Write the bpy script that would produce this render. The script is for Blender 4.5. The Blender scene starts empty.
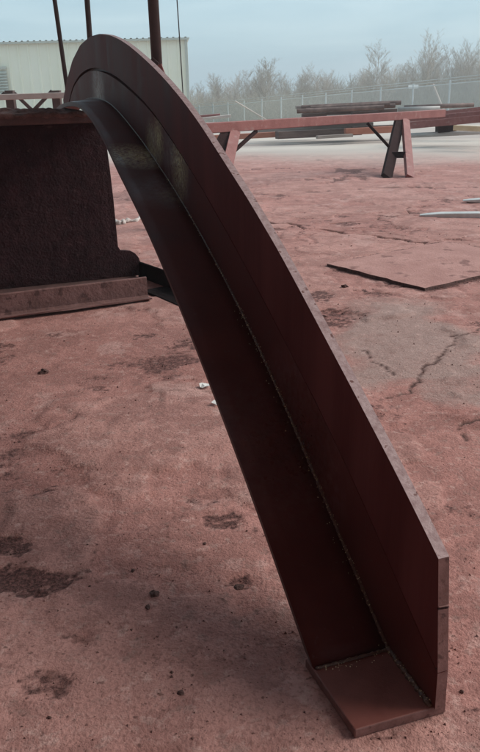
import bpy, bmesh, math, random
import numpy as np
from mathutils import Vector, Matrix, Quaternion
PI = math.pi
sc = bpy.context.scene
COL = sc.collection
rnd = random.Random(7)

# ---------------------------------------------------------------- camera
F_PX, PITCH, ROLL = 749.02, math.radians(20.529), math.radians(-1.4205)
EYE = Vector((0, 0, 1.0))
_cp, _sp, _cr, _sr = math.cos(PITCH), math.sin(PITCH), math.cos(ROLL), math.sin(ROLL)
FWD = Vector((0, _cp, -_sp)); UP0 = Vector((0, _sp, _cp)); RT0 = Vector((1, 0, 0))
RT = RT0*_cr + UP0*_sr
UP = RT0*-_sr + UP0*_cr
cam_d = bpy.data.cameras.new('camera'); cam = bpy.data.objects.new('camera', cam_d); COL.objects.link(cam)
M = Matrix((RT, UP, -FWD)).transposed().to_4x4(); M.translation = EYE
cam.matrix_world = M
cam_d.sensor_fit = 'VERTICAL'; cam_d.sensor_height = 36; cam_d.lens = F_PX/752*36
cam_d.clip_start = 0.05; cam_d.clip_end = 3000
sc.camera = cam

def ray(px, py): return RT*((px-240)/F_PX) + UP*(-(py-376)/F_PX) + FWD
def G(px, py, z=0.0):
    "photo measurement -> place on the level z"
    d = ray(px, py); return EYE + d*((z-EYE.z)/d.z)
def V(px, py, Y):
    "photo measurement -> place at the distance Y"
    d = ray(px, py); return EYE + d*(Y/d.y)

# ---------------------------------------------------------------- render / world
sc.render.resolution_x, sc.render.resolution_y = 654, 1024
sc.view_settings.view_transform = 'Standard'; sc.view_settings.look = 'None'
sc.view_settings.gamma = 1; sc.view_settings.use_curve_mapping = False
sc.view_settings.exposure = EXPOSURE = 1.08
SUN_AZ, SUN_EL = math.radians(78), math.radians(38)
w = bpy.data.worlds.new('World'); sc.world = w; w.use_nodes = True
nt = w.node_tree; nt.nodes.clear()
def N(nt, typ, **kw):
    n = nt.nodes.new(typ)
    for k, v in kw.items():
        if k.startswith('i_'):
            key = k[2:]; key = int(key) if key.isdigit() else key
            n.inputs[key].default_value = v
        else: setattr(n, k, v)
    return n
def L(nt, a, ao, b, bi): nt.links.new(a.outputs[ao], b.inputs[bi])
sky = N(nt, 'ShaderNodeTexSky', sky_type='NISHITA', sun_disc=False, sun_elevation=SUN_EL, sun_rotation=SUN_AZ,
        altitude=0, air_density=1.0, dust_density=2.5, ozone_density=1.6)
tc = N(nt, 'ShaderNodeTexCoord')
mp = N(nt, 'ShaderNodeMapping'); mp.inputs['Scale'].default_value = (1.2, 1.2, 8)
no = N(nt, 'ShaderNodeTexNoise', i_Scale=2.2, i_Detail=6.0, i_Roughness=0.55, i_Distortion=0.4)
cr = N(nt, 'ShaderNodeValToRGB')
cr.color_ramp.elements[0].position = .3; cr.color_ramp.elements[0].color = (.55,)*3+(1,)
cr.color_ramp.elements[1].position = .72; cr.color_ramp.elements[1].color = (.86,)*3+(1,)
cr.color_ramp.elements[0].color = (1.85, 2.9, 3.45, 1); cr.color_ramp.elements[1].color = (3.15, 4.1, 4.45, 1)
mx = N(nt, 'ShaderNodeMixRGB'); mx.inputs[0].default_value = .86
bg = N(nt, 'ShaderNodeBackground', i_Strength=0.1); wo = N(nt, 'ShaderNodeOutputWorld')
L(nt, tc, 'Generated', mp, 'Vector'); L(nt, mp, 'Vector', no, 'Vector'); L(nt, no, 'Fac', cr, 'Fac')
L(nt, cr, 'Color', mx, 2); L(nt, sky, 0, mx, 1); L(nt, mx, 0, bg, 'Color'); L(nt, bg, 0, wo, 'Surface')
sd = bpy.data.lights.new('sun', 'SUN'); sd.energy = 1.55; sd.angle = math.radians(38); sd.color = (1, .95, .88)
so = bpy.data.objects.new('sun', sd); COL.objects.link(so)
sdir = Vector((math.sin(SUN_AZ)*math.cos(SUN_EL), math.cos(SUN_AZ)*math.cos(SUN_EL), math.sin(SUN_EL)))
so.rotation_euler = (-sdir).to_track_quat('-Z', 'Y').to_euler(); so.location = sdir*60

# ---------------------------------------------------------------- materials
def mat(name, c1, c2=None, scale=8, rough=.7, rough2=None, bump=0, bscale=60, metal=0, detail=5, spec=.5, c3=None, s3=40, t3=.62, stretch=None, bdist=.01):
    m = bpy.data.materials.new(name); m.use_nodes = True; nt = m.node_tree; b = nt.nodes['Principled BSDF']
    b.inputs['Metallic'].default_value = metal; b.inputs['Roughness'].default_value = rough
    b.inputs['Specular IOR Level'].default_value = spec
    tc = N(nt, 'ShaderNodeTexCoord'); src = (tc, 'Object')
    if stretch:
        mp = N(nt, 'ShaderNodeMapping'); mp.inputs['Scale'].default_value = stretch
        L(nt, tc, 'Object', mp, 'Vector'); src = (mp, 'Vector')
    if c2:
        n = N(nt, 'ShaderNodeTexNoise', i_Scale=scale, i_Detail=detail, i_Roughness=.6)
        r = N(nt, 'ShaderNodeValToRGB'); e = r.color_ramp.elements
        e[0].position = .33; e[0].color = (*c1, 1); e[1].position = .68; e[1].color = (*c2, 1)
        L(nt, src[0], src[1], n, 'Vector'); L(nt, n, 'Fac', r, 'Fac'); out = (r, 'Color')
        if rough2 is not None:
            mr = N(nt, 'ShaderNodeMapRange', i_1=.3, i_2=.7, i_3=rough, i_4=rough2)
            L(nt, n, 'Fac', mr, 0); L(nt, mr, 0, b, 'Roughness')
        if c3:
            n3 = N(nt, 'ShaderNodeTexNoise', i_Scale=s3, i_Detail=3); r3 = N(nt, 'ShaderNodeValToRGB')
            r3.color_ramp.elements[0].position = t3; r3.color_ramp.elements[1].position = t3+.08
            m3 = N(nt, 'ShaderNodeMixRGB'); m3.inputs[2].default_value = (*c3, 1)
            L(nt, src[0], src[1], n3, 'Vector'); L(nt, n3, 'Fac', r3, 'Fac'); L(nt, r3, 'Color', m3, 0); L(nt, out[0], out[1], m3, 1); out = (m3, 0)
        L(nt, out[0], out[1], b, 'Base Color')
    else: b.inputs['Base Color'].default_value = (*c1, 1)
    if bump:
        nb = N(nt, 'ShaderNodeTexNoise', i_Scale=bscale, i_Detail=4, i_Roughness=.6); bp = N(nt, 'ShaderNodeBump', i_Strength=bump, i_Distance=bdist)
        L(nt, src[0], src[1], nb, 'Vector'); L(nt, nb, 'Fac', bp, 'Height'); L(nt, bp, 'Normal', b, 'Normal')
    return m

MT = {}
MT['primer'] = mat('dark_red_primer', (.084, .0165, .0140), (.122, .029, .0240), 6, .54, .70, .25, 220, spec=.13, bdist=.002, c3=(.11, .04, .036), s3=90, t3=.66)
MT['primer_web'] = mat('streaked_red_primer', (.082, .0165, .0150), (.150, .045, .042), 9, .54, .7, .25, 200, spec=.07, bdist=.002, stretch=(1, 1, .12))
def wet_and_tint(m, centers, sheen_tints):
    "glossier oily patches, plus olive tints that paint greenish reflected light, at fixed places"
    nt = m.node_tree; b = nt.nodes['Principled BSDF']; tc = N(nt, 'ShaderNodeTexCoord'); tot = None
    nz = N(nt, 'ShaderNodeTexNoise', i_Scale=38, i_Detail=5, i_Roughness=.7); L(nt, tc, 'Object', nz, 'Vector')
    for cpos, rad in centers:
        d = N(nt, 'ShaderNodeVectorMath', operation='DISTANCE'); L(nt, tc, 'Object', d, 0); d.inputs[1].default_value = cpos
        r = N(nt, 'ShaderNodeMapRange', i_1=rad*.25, i_2=rad, i_3=1, i_4=0); L(nt, d, 'Value', r, 0)
        if tot is None: tot = (r, 0)
        else: x = N(nt, 'ShaderNodeMath', operation='MAXIMUM'); L(nt, tot[0], tot[1], x, 0); L(nt, r, 0, x, 1); tot = (x, 0)
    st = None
    for cpos, rad in sheen_tints:
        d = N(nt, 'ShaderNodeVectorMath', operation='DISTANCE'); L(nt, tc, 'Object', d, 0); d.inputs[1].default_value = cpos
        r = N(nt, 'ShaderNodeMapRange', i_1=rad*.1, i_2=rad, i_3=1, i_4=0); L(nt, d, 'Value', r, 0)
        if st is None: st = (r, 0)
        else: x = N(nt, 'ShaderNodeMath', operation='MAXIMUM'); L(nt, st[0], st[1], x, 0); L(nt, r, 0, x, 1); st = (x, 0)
    k = N(nt, 'ShaderNodeMapRange', i_1=.36, i_2=.62, i_3=.25, i_4=1); L(nt, nz, 'Fac', k, 0)
    f = N(nt, 'ShaderNodeMath', operation='MULTIPLY'); L(nt, tot[0], tot[1], f, 0); L(nt, k, 0, f, 1)
    old = b.inputs['Roughness'].links[0].from_socket; mr = N(nt, 'ShaderNodeMixRGB'); nt.links.new(f.outputs[0], mr.inputs[0]); nt.links.new(old, mr.inputs[1]); mr.inputs[2].default_value = (.2,)*3+(1,)
    L(nt, mr, 0, b, 'Roughness')
    sp = N(nt, 'ShaderNodeMapRange', i_1=0, i_2=1, i_3=.12, i_4=.7); L(nt, f, 0, sp, 0); L(nt, sp, 0, b, 'Specular IOR Level')
    oc = b.inputs['Base Color'].links[0].from_socket; mc = N(nt, 'ShaderNodeMixRGB'); mc.inputs[2].default_value = (.62, .60, .33, 1); k2 = N(nt, 'ShaderNodeMath', operation='MULTIPLY'); k3 = N(nt, 'ShaderNodeMapRange', i_1=.42, i_2=.62, i_3=.1, i_4=1); nz2 = N(nt, 'ShaderNodeTexNoise', i_Scale=75, i_Detail=5, i_Roughness=.75); L(nt, tc, 'Object', nz2, 'Vector'); L(nt, nz2, 'Fac', k3, 0); L(nt, k3, 0, k2, 1); L(nt, st[0], st[1], k2, 0)  # olive tint painted into the base colour in place of reflected light
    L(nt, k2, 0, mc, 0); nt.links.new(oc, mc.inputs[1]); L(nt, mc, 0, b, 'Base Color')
MT['primer_edge'] = mat('dusty_plate_edge', (.29, .18, .178), (.50, .365, .36), 60, .8, None, .6, 160, bdist=.002, c3=(.15, .06, .052), s3=60, t3=.62)
MT['cut_edge'] = mat('torch_cut_edge', (.155, .066, .056), (.225, .108, .096), 45, .65, None, .5, 140, bdist=.002, c3=(.10, .04, .034), s3=70, t3=.6)
MT['base'] = mat('base_plate_primer', (.175, .050, .038), (.235, .075, .058), 18, .45, .6, .3, 220, bdist=.002)
MT['bead'] = mat('weld_bead', (.085, .030, .022), (.15, .07, .042), 90, .32, .5, .5, 300, spec=.5, bdist=.003, c3=(.45, .33, .18), s3=210, t3=.60)
MT['glint'] = mat('glint_spatter', (.70, .53, .28), (.88, .76, .52), 300, .3, spec=.7)  # spatter beads; pale gold paints in the glint of light along the weld
MT['beam_web'] = mat('beam_web_primer', (.027, .0105, .0120), (.054, .022, .025), 16, .7, .85, 1.0, 80, spec=.15, bdist=.012, c3=(.085, .042, .042), s3=26, t3=.68)
MT['beam_flange'] = mat('beam_flange_dusty', (.075, .035, .032), (.135, .066, .060), 12, .8, None, .6, 60, bdist=.008, c3=(.09, .04, .035), s3=20, t3=.6)
MT['angle'] = mat('dusty_brown_angle', (.14, .066, .058), (.22, .11, .10), 12, .85, None, .6, 60, bdist=.008, c3=(.09, .04, .036), s3=20, t3=.6)
MT['flange_edge'] = mat('dark_flange_edge', (.085, .034, .030), (.13, .055, .048), 30, .6)
MT['crust'] = mat('dirt_crust', (.07, .035, .03), (.19, .105, .092), 25, .95, None, .8, 90, bdist=.01)
MT['black_steel'] = mat('black_shaded_steel', (.014, .009, .009), (.024, .015, .015), 14, .85, None, .4, 70, spec=.06)  # near-black base paints in the shade on the offcut at the beam end
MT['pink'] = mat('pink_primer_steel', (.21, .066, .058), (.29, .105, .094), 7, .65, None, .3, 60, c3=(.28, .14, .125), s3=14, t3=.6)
MT['pink_dark'] = mat('maroon_shaded_steel', (.022, .009, .009), (.032, .013, .013), 10, .8, None, .3, 60, spec=.08)  # maroon block's own colour; also paints the shaded sawhorse leg dark
MT['orange'] = mat('orange_red_steel', (.34, .11, .065), (.42, .16, .10), 5, .7)
MT['wood_dark'] = mat('weathered_dark_timber', (.085, .05, .043), (.16, .105, .09), 6, .9, None, .5, 30, stretch=(.3, 1, 4))
MT['wood_grey'] = mat('grey_timber', (.24, .19, .165), (.36, .29, .26), 6, .9, None, .4, 30, stretch=(.3, 1, 4))
MT['wood_yellow'] = mat('fresh_timber', (.5, .34, .2), (.62, .45, .29), 5, .8)
MT['pipe'] = mat('rusty_pipe', (.09, .05, .042), (.22, .14, .12), 6, .7, None, .3, 40)
MT['pipe_grey'] = mat('grey_pipe', (.34, .31, .29), (.46, .42, .40), 5, .6)
MT['plate'] = mat('dust_covered_plate', (.37, .18, .155), (.49, .265, .232), 5, .9, None, .6, 70, c3=(.24, .11, .095), s3=9, t3=.6)
MT['silver'] = mat('worn_bright_steel', (.50, .49, .47), (.68, .66, .64), 9, .4, .6, .2, 60, metal=.3)
MT['white'] = mat('white_scrap', (.72, .71, .69), (.82, .81, .79), 20, .8)
MT['rope'] = mat('pale_rope', (.46, .40, .37), (.62, .56, .53), 40, .9, None, .6, 120)
MT['clad'] = mat('cream_cladding', (.80, .77, .62), (.84, .81, .68), .6, .55, None)
MT['roofm'] = mat('grey_roof_sheet', (.36, .37, .34), (.43, .44, .41), 2, .6)
MT['louver'] = mat('louver_grey', (.44, .44, .38), (.5, .5, .44), 3, .6)
MT['galv'] = mat('galvanised_steel', (.46, .48, .48), (.56, .58, .58), 3, .6)
MT['rail'] = mat('pale_rail_paint', (.46, .37, .33), (.56, .47, .42), 8, .6)
MT['post_brown'] = mat('brown_post_steel', (.075, .045, .04), (.11, .07, .062), 8, .7)
MT['bark'] = mat('grey_bark', (.40, .315, .25), (.50, .41, .335), 3, .9)
MT['bark_tan'] = mat('tan_twigs', (.42, .345, .26), (.52, .44, .34), 3, .9)
MT['shed_in'] = mat('shed_sheet', (.30, .255, .245), (.37, .32, .31), 2, .8)
MT['column'] = mat('brown_column_steel', (.040, .022, .020), (.062, .034, .031), 8, .6)
MT['rod'] = mat('dark_rod_steel', (.05, .042, .042), (.075, .06, .06), 8, .6)
MT['clod'] = mat('dark_clod', (.06, .028, .024), (.17, .085, .072), 60, .95, None, .7, 150)
MT['grit'] = mat('loose_grit', (.08, .038, .032), (.30, .15, .13), 9, .95)

# ---------------------------------------------------------------- object helpers
def link(name, me, material, parent=None, smooth=False):
    o = bpy.data.objects.new(name, me); COL.objects.link(o)
    if material:
        for m in (material if isinstance(material, (list, tuple)) else [material]): me.materials.append(m)
    if parent: o.parent = parent
    if smooth: me.polygons.foreach_set('use_smooth', [True]*len(me.polygons))
    return o
def tag(o, label=None, cat=None, group=None, kind=None):
    if label: o['label'] = label
    if cat: o['category'] = cat
    if group: o['group'] = group
    if kind: o['kind'] = kind
    return o
def empty(name, loc, label, cat, group=None):
    o = bpy.data.objects.new(name, None); COL.objects.link(o); o.location = loc
    o.empty_display_size = .1
    return tag(o, label, cat, group)

class MB:
    "collects shapes in world space, then links them as one mesh object"
    def __init__(s): s.v = []; s.f = []; s.mi = []
    def add(s, vs, fs, mi=0):
        o = len(s.v); s.v += [Vector(q) for q in vs]
        s.f += [[i+o for i in f] for f in fs]; s.mi += [mi]*len(fs)
        return s
    def bar(s, p, q, wd, h, up=Vector((0, 0, 1)), mi=0, bev=0):
        p, q = Vector(p), Vector(q); d = (q-p).normalized(); sd = d.cross(up).normalized(); u = sd.cross(d)
        if bev:
            a, b = wd/2, h/2
            prof = [(-a+bev, -b), (a-bev, -b), (a, -b+bev), (a, b-bev), (a-bev, b), (-a+bev, b), (-a, b-bev), (-a, -b+bev)]
        else: prof = [(-wd/2, -h/2), (wd/2, -h/2), (wd/2, h/2), (-wd/2, h/2)]
        n = len(prof)
        vs = [p+sd*x+u*y for x, y in prof]+[q+sd*x+u*y for x, y in prof]
        fs = [[i, (i+1) % n, n+(i+1) % n, n+i] for i in range(n)]+[list(range(n))[::-1], list(range(n, 2*n))]
        return s.add(vs, fs, mi)
    def tube(s, pts, rad, n=8, mi=0, cap=True, jit=0):
        pts = [Vector(p) for p in pts]; rad = rad if isinstance(rad, (list, tuple)) else [rad]*len(pts)
        vs = []; ref = None
        for i, p in enumerate(pts):
            d = (pts[min(i+1, len(pts)-1)]-pts[max(i-1, 0)]).normalized()
            if ref is None: ref = d.orthogonal().normalized()
            ref = (ref-d*ref.dot(d)).normalized(); b = d.cross(ref)
            for k in range(n):
                a = 2*PI*k/n; r = rad[i]*(1+rnd.uniform(-jit, jit)); vs.append(p+(ref*math.cos(a)+b*math.sin(a))*r)
        fs = [[i*n+k, i*n+(k+1) % n, (i+1)*n+(k+1) % n, (i+1)*n+k] for i in range(len(pts)-1) for k in range(n)]
        if cap: fs += [list(range(n))[::-1], list(range((len(pts)-1)*n, len(pts)*n))]
        return s.add(vs, fs, mi)
    def prism(s, bottom, off, mi=0, side_mi=None):
        n = len(bottom); vs = [Vector(p) for p in bottom]+[Vector(p)+Vector(off) for p in bottom]
        s.add(vs, [list(range(n))[::-1], list(range(n, 2*n))], mi)
        o = len(s.v)-2*n
        for i in range(n):
            s.f.append([o+i, o+(i+1) % n, o+n+(i+1) % n, o+n+i]); s.mi.append(mi if side_mi is None else side_mi)
        return s
    def lump(s, c, r, seed=0, flat=.7, mi=0):
        g = random.Random(seed); bm = bmesh.new(); bmesh.ops.create_icosphere(bm, subdivisions=2 if r > .008 else 1, radius=1)
        k = [g.uniform(.7, 1.3) for _ in range(3)]
        d = [Vector((g.gauss(0, 1), g.gauss(0, 1), g.gauss(0, 1))).normalized() for _ in range(5)]
        vs = []
        for q in bm.verts:
            n = q.co.normalized(); a = 1+sum(.16*math.cos(3*n.dot(e)*2+i) for i, e in enumerate(d))*.8
            vs.append(Vector(c)+Vector((n.x*k[0], n.y*k[1], n.z*flat*k[2]))*r*a)
        fs = [[q.index for q in f.verts] for f in bm.faces]; bm.free()
        return s.add(vs, fs, mi)
    def build(s, name, material, parent=None, smooth=False, origin=None, flip=True):
        par = parent.matrix_basis.translation if parent else Vector((0, 0, 0))
        pp = parent.parent if parent else None
        while pp: par = par+pp.matrix_basis.translation; pp = pp.parent
        if parent is None and origin is None: origin = Vector((sum(v.x for v in s.v)/len(s.v), sum(v.y for v in s.v)/len(s.v), min(v.z for v in s.v)))
        org = par if parent else Vector(origin)
        me = bpy.data.meshes.new(name); me.from_pydata([tuple(v-org) for v in s.v], [], s.f)
        me.polygons.foreach_set('material_index', s.mi)
        if flip:
            bm = bmesh.new(); bm.from_mesh(me); bmesh.ops.recalc_face_normals(bm, faces=bm.faces); bm.to_mesh(me); bm.free()
        me.update()
        o = link(name, me, material, parent, smooth)
        if not parent: o.location = org
        return o

# ---------------------------------------------------------------- numpy noise
_rg = np.random.RandomState(11); _lat = _rg.rand(512, 512)
def vnoise(x, y):
    xi = np.floor(x).astype(int); yi = np.floor(y).astype(int); fx = x-xi; fy = y-yi
    fx = fx*fx*fx*(fx*(fx*6-15)+10); fy = fy*fy*fy*(fy*(fy*6-15)+10)
    a = _lat[xi % 512, yi % 512]; b = _lat[(xi+1) % 512, yi % 512]; c = _lat[xi % 512, (yi+1) % 512]; d = _lat[(xi+1) % 512, (yi+1) % 512]
    return (a*(1-fx)+b*fx)*(1-fy)+(c*(1-fx)+d*fx)*fy
def fbm(x, y, o=4, g=.5):
    t = 0; a = 1; s = 0
    for i in range(o):
        t = t+a*vnoise(x*2**i+17.3*i, y*2**i+5.1*i); s += a; a *= g
    return t/s
def sst(a, b, x):
    t = np.clip((x-a)/(b-a), 0, 1); return t*t*(3-2*t)
def dip(Y): return -2.4*sst(30, 76, np.asarray(Y, float))

# ================================================================ GROUND
def axis(lo, hi, step, far_lo, far_hi, g):
    mid = list(np.arange(lo, hi, step)); a = []; p = lo; st = step
    while p > far_lo: st *= g; p -= st; a.append(p)
    b = []; p = mid[-1]; st = step
    while p < far_hi: st *= g; p += st; b.append(p)
    return np.array(a[::-1]+mid+b)
xs = axis(-1.7, 2.3, .0135, -300, 300, 1.06)
ys = axis(.75, 6.6, .0135, -14, 420, 1.035)
X, Y = np.meshgrid(xs, ys); Z = np.zeros_like(X)
near = 1-sst(9, 14, Y)
und = fbm(X*1.1, Y*1.1, 3)-.5
wx, wy = X+.25*(fbm(X*2.5+9, Y*2.5, 3)-.5), Y+.25*(fbm(X*2.5, Y*2.5+40, 3)-.5)
flake = fbm(wx*1.3+3, wy*1.3+7, 5, .55)
fine = fbm(X*14, Y*14, 4, .6)
fl1 = sst(.47, .485, flake); fl2 = sst(.56, .57, fbm(wx*2.1+31, wy*2.1+3, 5, .55))
Z += .014*und*near + .007*fl1*near + .005*fl2*near + .0055*(fine-.5)*near
fx_, fy_ = .235, 1.05
flat_ = sst(.34, .16, np.hypot(X-fx_, Y-fy_)); Z = Z*(1-flat_)-.004*flat_
edge = np.exp(-((flake-.474)/.006)**2)*.75+np.exp(-((fbm(wx*2.1+31, wy*2.1+3, 5, .55)-.557)/.005)**2)*.6
grit = sst(.55, .72, fbm(X*2.6+60, Y*2.6+8, 5, .62))*(.35+.65*(1-fl1))*.55
# dark gritty hollows and the bare paler concrete, where the photo has them
def blob(px, py, rx, ry):
    c = G(px, py); ex = G(px+rx, py)-c; ey = G(px, py-ry)-c
    dx, dy = X-c.x, Y-c.y; det = ex.x*ey.y-ex.y*ey.x
    u = (dx*ey.y-dy*ey.x)/det; v = (ex.x*dy-ex.y*dx)/det
    return np.sqrt(u*u+v*v)
grit = np.maximum(grit, edge*sst(.42, .6, fbm(X*5, Y*5+9, 4))*.8)
rough_n = fbm(X*9+3, Y*9+1, 5, .65)
for px, py, rx, ry, k in [(35, 580, 46, 13, 1), (8, 549, 22, 9, .9), (215, 522, 30, 12, .8), (205, 500, 20, 8, .5), (70, 640, 30, 12, .55), (45, 690, 26, 14, .7), (170, 575, 40, 10, .35),
                          (240, 583, 16, 6, .8), (345, 318, 30, 8, .75), (322, 297, 16, 6, .8), (180, 650, 60, 25, .3), (60, 470, 30, 8, .4), (40, 430, 30, 6, .35), (455, 262, 40, 6, .4),
                          (370, 345, 20, 4, .5), (450, 650, 20, 12, .35), (120, 480, 40, 8, .25), (250, 640, 50, 30, .3)]:
    d = blob(px, py, rx, ry); m_ = sst(1.15, .70, d+(rough_n-.5)*1.9)*k
    grit = np.maximum(grit, m_*np.clip(.78+.9*(vnoise(X*70, Y*70)-.5), 0, 1)); Z -= .006*m_*near
pale = np.zeros_like(X)
for px, py, rx, ry, k in [(420, 350, 95, 48, .8), (395, 310, 60, 15, .5), (440, 385, 60, 30, .6), (250, 205, 90, 8, .2), (60, 400, 60, 14, .2)]:
    d = blob(px, py, rx, ry); pale = np.maximum(pale, sst(1.1, .5, d+(fbm(wx*3, wy*3, 4)-.5)*1.3)*k)
def seg_d(pts):
    D = np.full(X.shape, 9.)
    for a, b in zip(pts[:-1], pts[1:]):
        ax, ay, bx, by = a.x, a.y, b.x, b.y; l2 = (bx-ax)**2+(by-ay)**2
        t = np.clip(((X-ax)*(bx-ax)+(Y-ay)*(by-ay))/l2, 0, 1); D = np.minimum(D, np.hypot(X-ax-t*(bx-ax), Y-ay-t*(by-ay)))
    return D
crng = random.Random(31)
def jag(pts, amp, lev=3):
    for _ in range(lev):
        out = [pts[0]]
        for a, b in zip(pts[:-1], pts[1:]):
            d = b-a; m_ = (a+b)/2+Vector((-d.y, d.x, 0))*crng.uniform(-amp, amp); out += [m_, b]
        pts = out
    return pts
crack = np.zeros_like(X)
for pl, wd, dp in [([(255, 214), (300, 225), (340, 232), (380, 238), (425, 244)], .022, .02), ([(480, 321), (451, 336), (444, 352), (437, 362), (420, 378), (413, 385), (396, 396), (378, 403)], .009, .004),
               ([(330, 224), (365, 222), (410, 208), (430, 206)], .018, .012), ([(105, 197), (125, 200), (150, 205), (200, 202)], .02, .012), ([(100, 209), (128, 213), (150, 207)], .02, .012),
               ([(60, 690), (52, 676), (60, 665), (58, 655)], .006, .007), ([(395, 375), (385, 366), (372, 362), (360, 350)], .007, .002), ([(480, 420), (460, 428), (470, 440)], .006, .006), ([(300, 193), (390, 188), (480, 186)], .03, .015)]:
    D = seg_d(jag([G(*q) for q in pl], .22)); m_ = sst(wd*.85, wd*.4, D+.9*wd*(fbm(X*5+5, Y*5, 4)-.42)*2); crack = np.maximum(crack, m_); Z -= dp*m_
grit = grit*(1-.75*pale)
pq = [G(328, 262, .03), G(425, 286.5, .03), None, G(447, 240, .03)]; pq[2] = pq[1]+pq[3]-pq[0]
D = seg_d(pq+[pq[0]]); grit = np.maximum(grit, sst(.075, .02, D+.08*(rough_n-.5))*.62)
yard = sst(-2.2, 2.0, (Y-13.2)+4.5*(fbm(X*.35+2, Y*.22, 4)-.5)+.12*X)
green = sst(58, 70, Y)
Z = Z*1.0 + dip(Y)
ny, nx = X.shape
me = bpy.data.meshes.new('ground')
co = np.stack([X, Y, Z], -1).reshape(-1, 3).astype(np.float32)
ii = np.arange(ny*nx).reshape(ny, nx)
q = np.stack([ii[:-1, :-1], ii[:-1, 1:], ii[1:, 1:], ii[1:, :-1]], -1).reshape(-1, 4)
me.vertices.add(len(co)); me.vertices.foreach_set('co', co.ravel())
me.loops.add(q.size); me.loops.foreach_set('vertex_index', q.ravel().astype(np.int32))
me.polygons.add(len(q)); me.polygons.foreach_set('loop_start', np.arange(0, q.size, 4, dtype=np.int32))
me.update(calc_edges=True); me.validate()
for nm, arr in (('grit', grit), ('pale', pale), ('yard', yard), ('green', green), ('crack', crack), ('flake', fl1)):
    at = me.attributes.new(nm, 'FLOAT', 'POINT'); at.data.foreach_set('value', arr.ravel().astype(np.float32))
gm = bpy.data.materials.new('red_dust_ground'); gm.use_nodes = True; nt = gm.node_tree; b = nt.nodes['Principled BSDF']
b.inputs['Roughness'].default_value = .92; b.inputs['Specular IOR Level'].default_value = .25
tc = N(nt, 'ShaderNodeTexCoord')
def noise(scale, det=5, ro=.6):
    n = N(nt, 'ShaderNodeTexNoise', i_Scale=scale, i_Detail=det, i_Roughness=ro); L(nt, tc, 'Object', n, 'Vector'); return n
def ramp(n, p0, c0, p1, c1):
    r = N(nt, 'ShaderNodeValToRGB'); e = r.color_ramp.elements; e[0].position = p0; e[0].color = (*c0, 1); e[1].position = p1; e[1].color = (*c1, 1)
    L(nt, n, 'Fac', r, 'Fac'); return r
def mixc(fac, a, bcol):
    m = N(nt, 'ShaderNodeMixRGB'); L(nt, fac[0], fac[1], m, 0); L(nt, a[0], a[1], m, 1)
    if isinstance(bcol, tuple) and len(bcol) == 3: m.inputs[2].default_value = (*bcol, 1)
    else: L(nt, bcol[0], bcol[1], m, 2)
    return (m, 0)
def attr(nm): a = N(nt, 'ShaderNodeAttribute', attribute_name=nm); return (a, 'Fac')
n1 = noise(1.1, 6); n2 = noise(9, 6, .7); n3 = noise(130, 3, .7); n4 = noise(.35, 5)
DA, DB = (.37, .162, .137), (.55, .282, .246)
c = (ramp(n1, .3, DA, .7, DB), 'Color')
f2 = ramp(n2, .42, (0,)*3, .75, (.4,)*3); c = mixc((f2, 'Color'), c, (.30, .145, .122))
ff = ramp(attr('flake')[0], 0, (.0,)*3, 1, (.25,)*3)
c = mixc((ff, 'Color'), c, (.60, .365, .32))
n9 = noise(4.2, 9, .72); f9 = ramp(n9, .485, (.0,)*3, .525, (.42,)*3); c = mixc((f9, 'Color'), c, (.245, .113, .098))
n10 = noise(2.7, 9, .7); f10 = ramp(n10, .56, (.0,)*3, .60, (.45,)*3); c = mixc((f10, 'Color'), c, (.62, .39, .35))
nq = noise(48, 6, .7)
def sharp(nm, amt, lo, hi, top=1.0):
    m1 = N(nt, 'ShaderNodeMath', operation='SUBTRACT'); m1.inputs[1].default_value = .5; L(nt, nq, 'Fac', m1, 0)
    m2 = N(nt, 'ShaderNodeMath', operation='MULTIPLY_ADD'); m2.inputs[1].default_value = amt; L(nt, m1, 0, m2, 0); a_n = attr(nm); L(nt, a_n[0], 'Fac', m2, 2)
    r = N(nt, 'ShaderNodeMapRange', i_1=lo, i_2=hi, i_3=0, i_4=top); L(nt, m2, 0, r, 0); return (r, 0)
c = mixc(sharp('pale', .7, .25, .75, .85), c, (ramp(n2, .3, (.33, .225, .20), .7, (.42, .31, .28)), 'Color'))
n7 = noise(34, 5, .7); f7 = ramp(n7, .54, (0,)*3, .66, (.55,)*3); c = mixc((f7, 'Color'), c, (.66, .44, .39))
n8 = noise(17, 6, .75); f8 = ramp(n8, .57, (0,)*3, .64, (.5,)*3); c = mixc((f8, 'Color'), c, (.17, .08, .066))
f3 = ramp(n3, .50, (0,)*3, .64, (.5,)*3); c = mixc((f3, 'Color'), c, (.20, .095, .08))
n5 = noise(60, 2, .5); f5 = ramp(n5, .69, (0,)*3, .73, (.6,)*3); c = mixc((f5, 'Color'), c, (.10, .048, .04))
c = mixc(sharp('grit', 1.35, .31, .58, .9), c, (ramp(n3, .42, (.040, .016, .015), .62, (.19, .088, .078)), 'Color'))
c = mixc(attr('crack'), c, (.085, .042, .036))
ny1 = N(nt, 'ShaderNodeTexNoise', i_Scale=.5, i_Detail=5); mpy = N(nt, 'ShaderNodeMapping'); mpy.inputs['Scale'].default_value = (.25, 1, 1)
L(nt, tc, 'Object', mpy, 'Vector'); L(nt, mpy, 'Vector', ny1, 'Vector')
ry = N(nt, 'ShaderNodeValToRGB'); e = ry.color_ramp.elements; e[0].position = .35; e[0].color = (.41, .335, .305, 1); e[1].position = .66; e[1].color = (.58, .50, .44, 1); L(nt, ny1, 'Fac', ry, 'Fac')
c = mixc(attr('yard'), c, (ry, 'Color'))
c = mixc(attr('green'), c, (ramp(n4, .3, (.16, .15, .085), .7, (.24, .21, .125)), 'Color'))
L(nt, c[0], c[1], b, 'Base Color')
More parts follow.
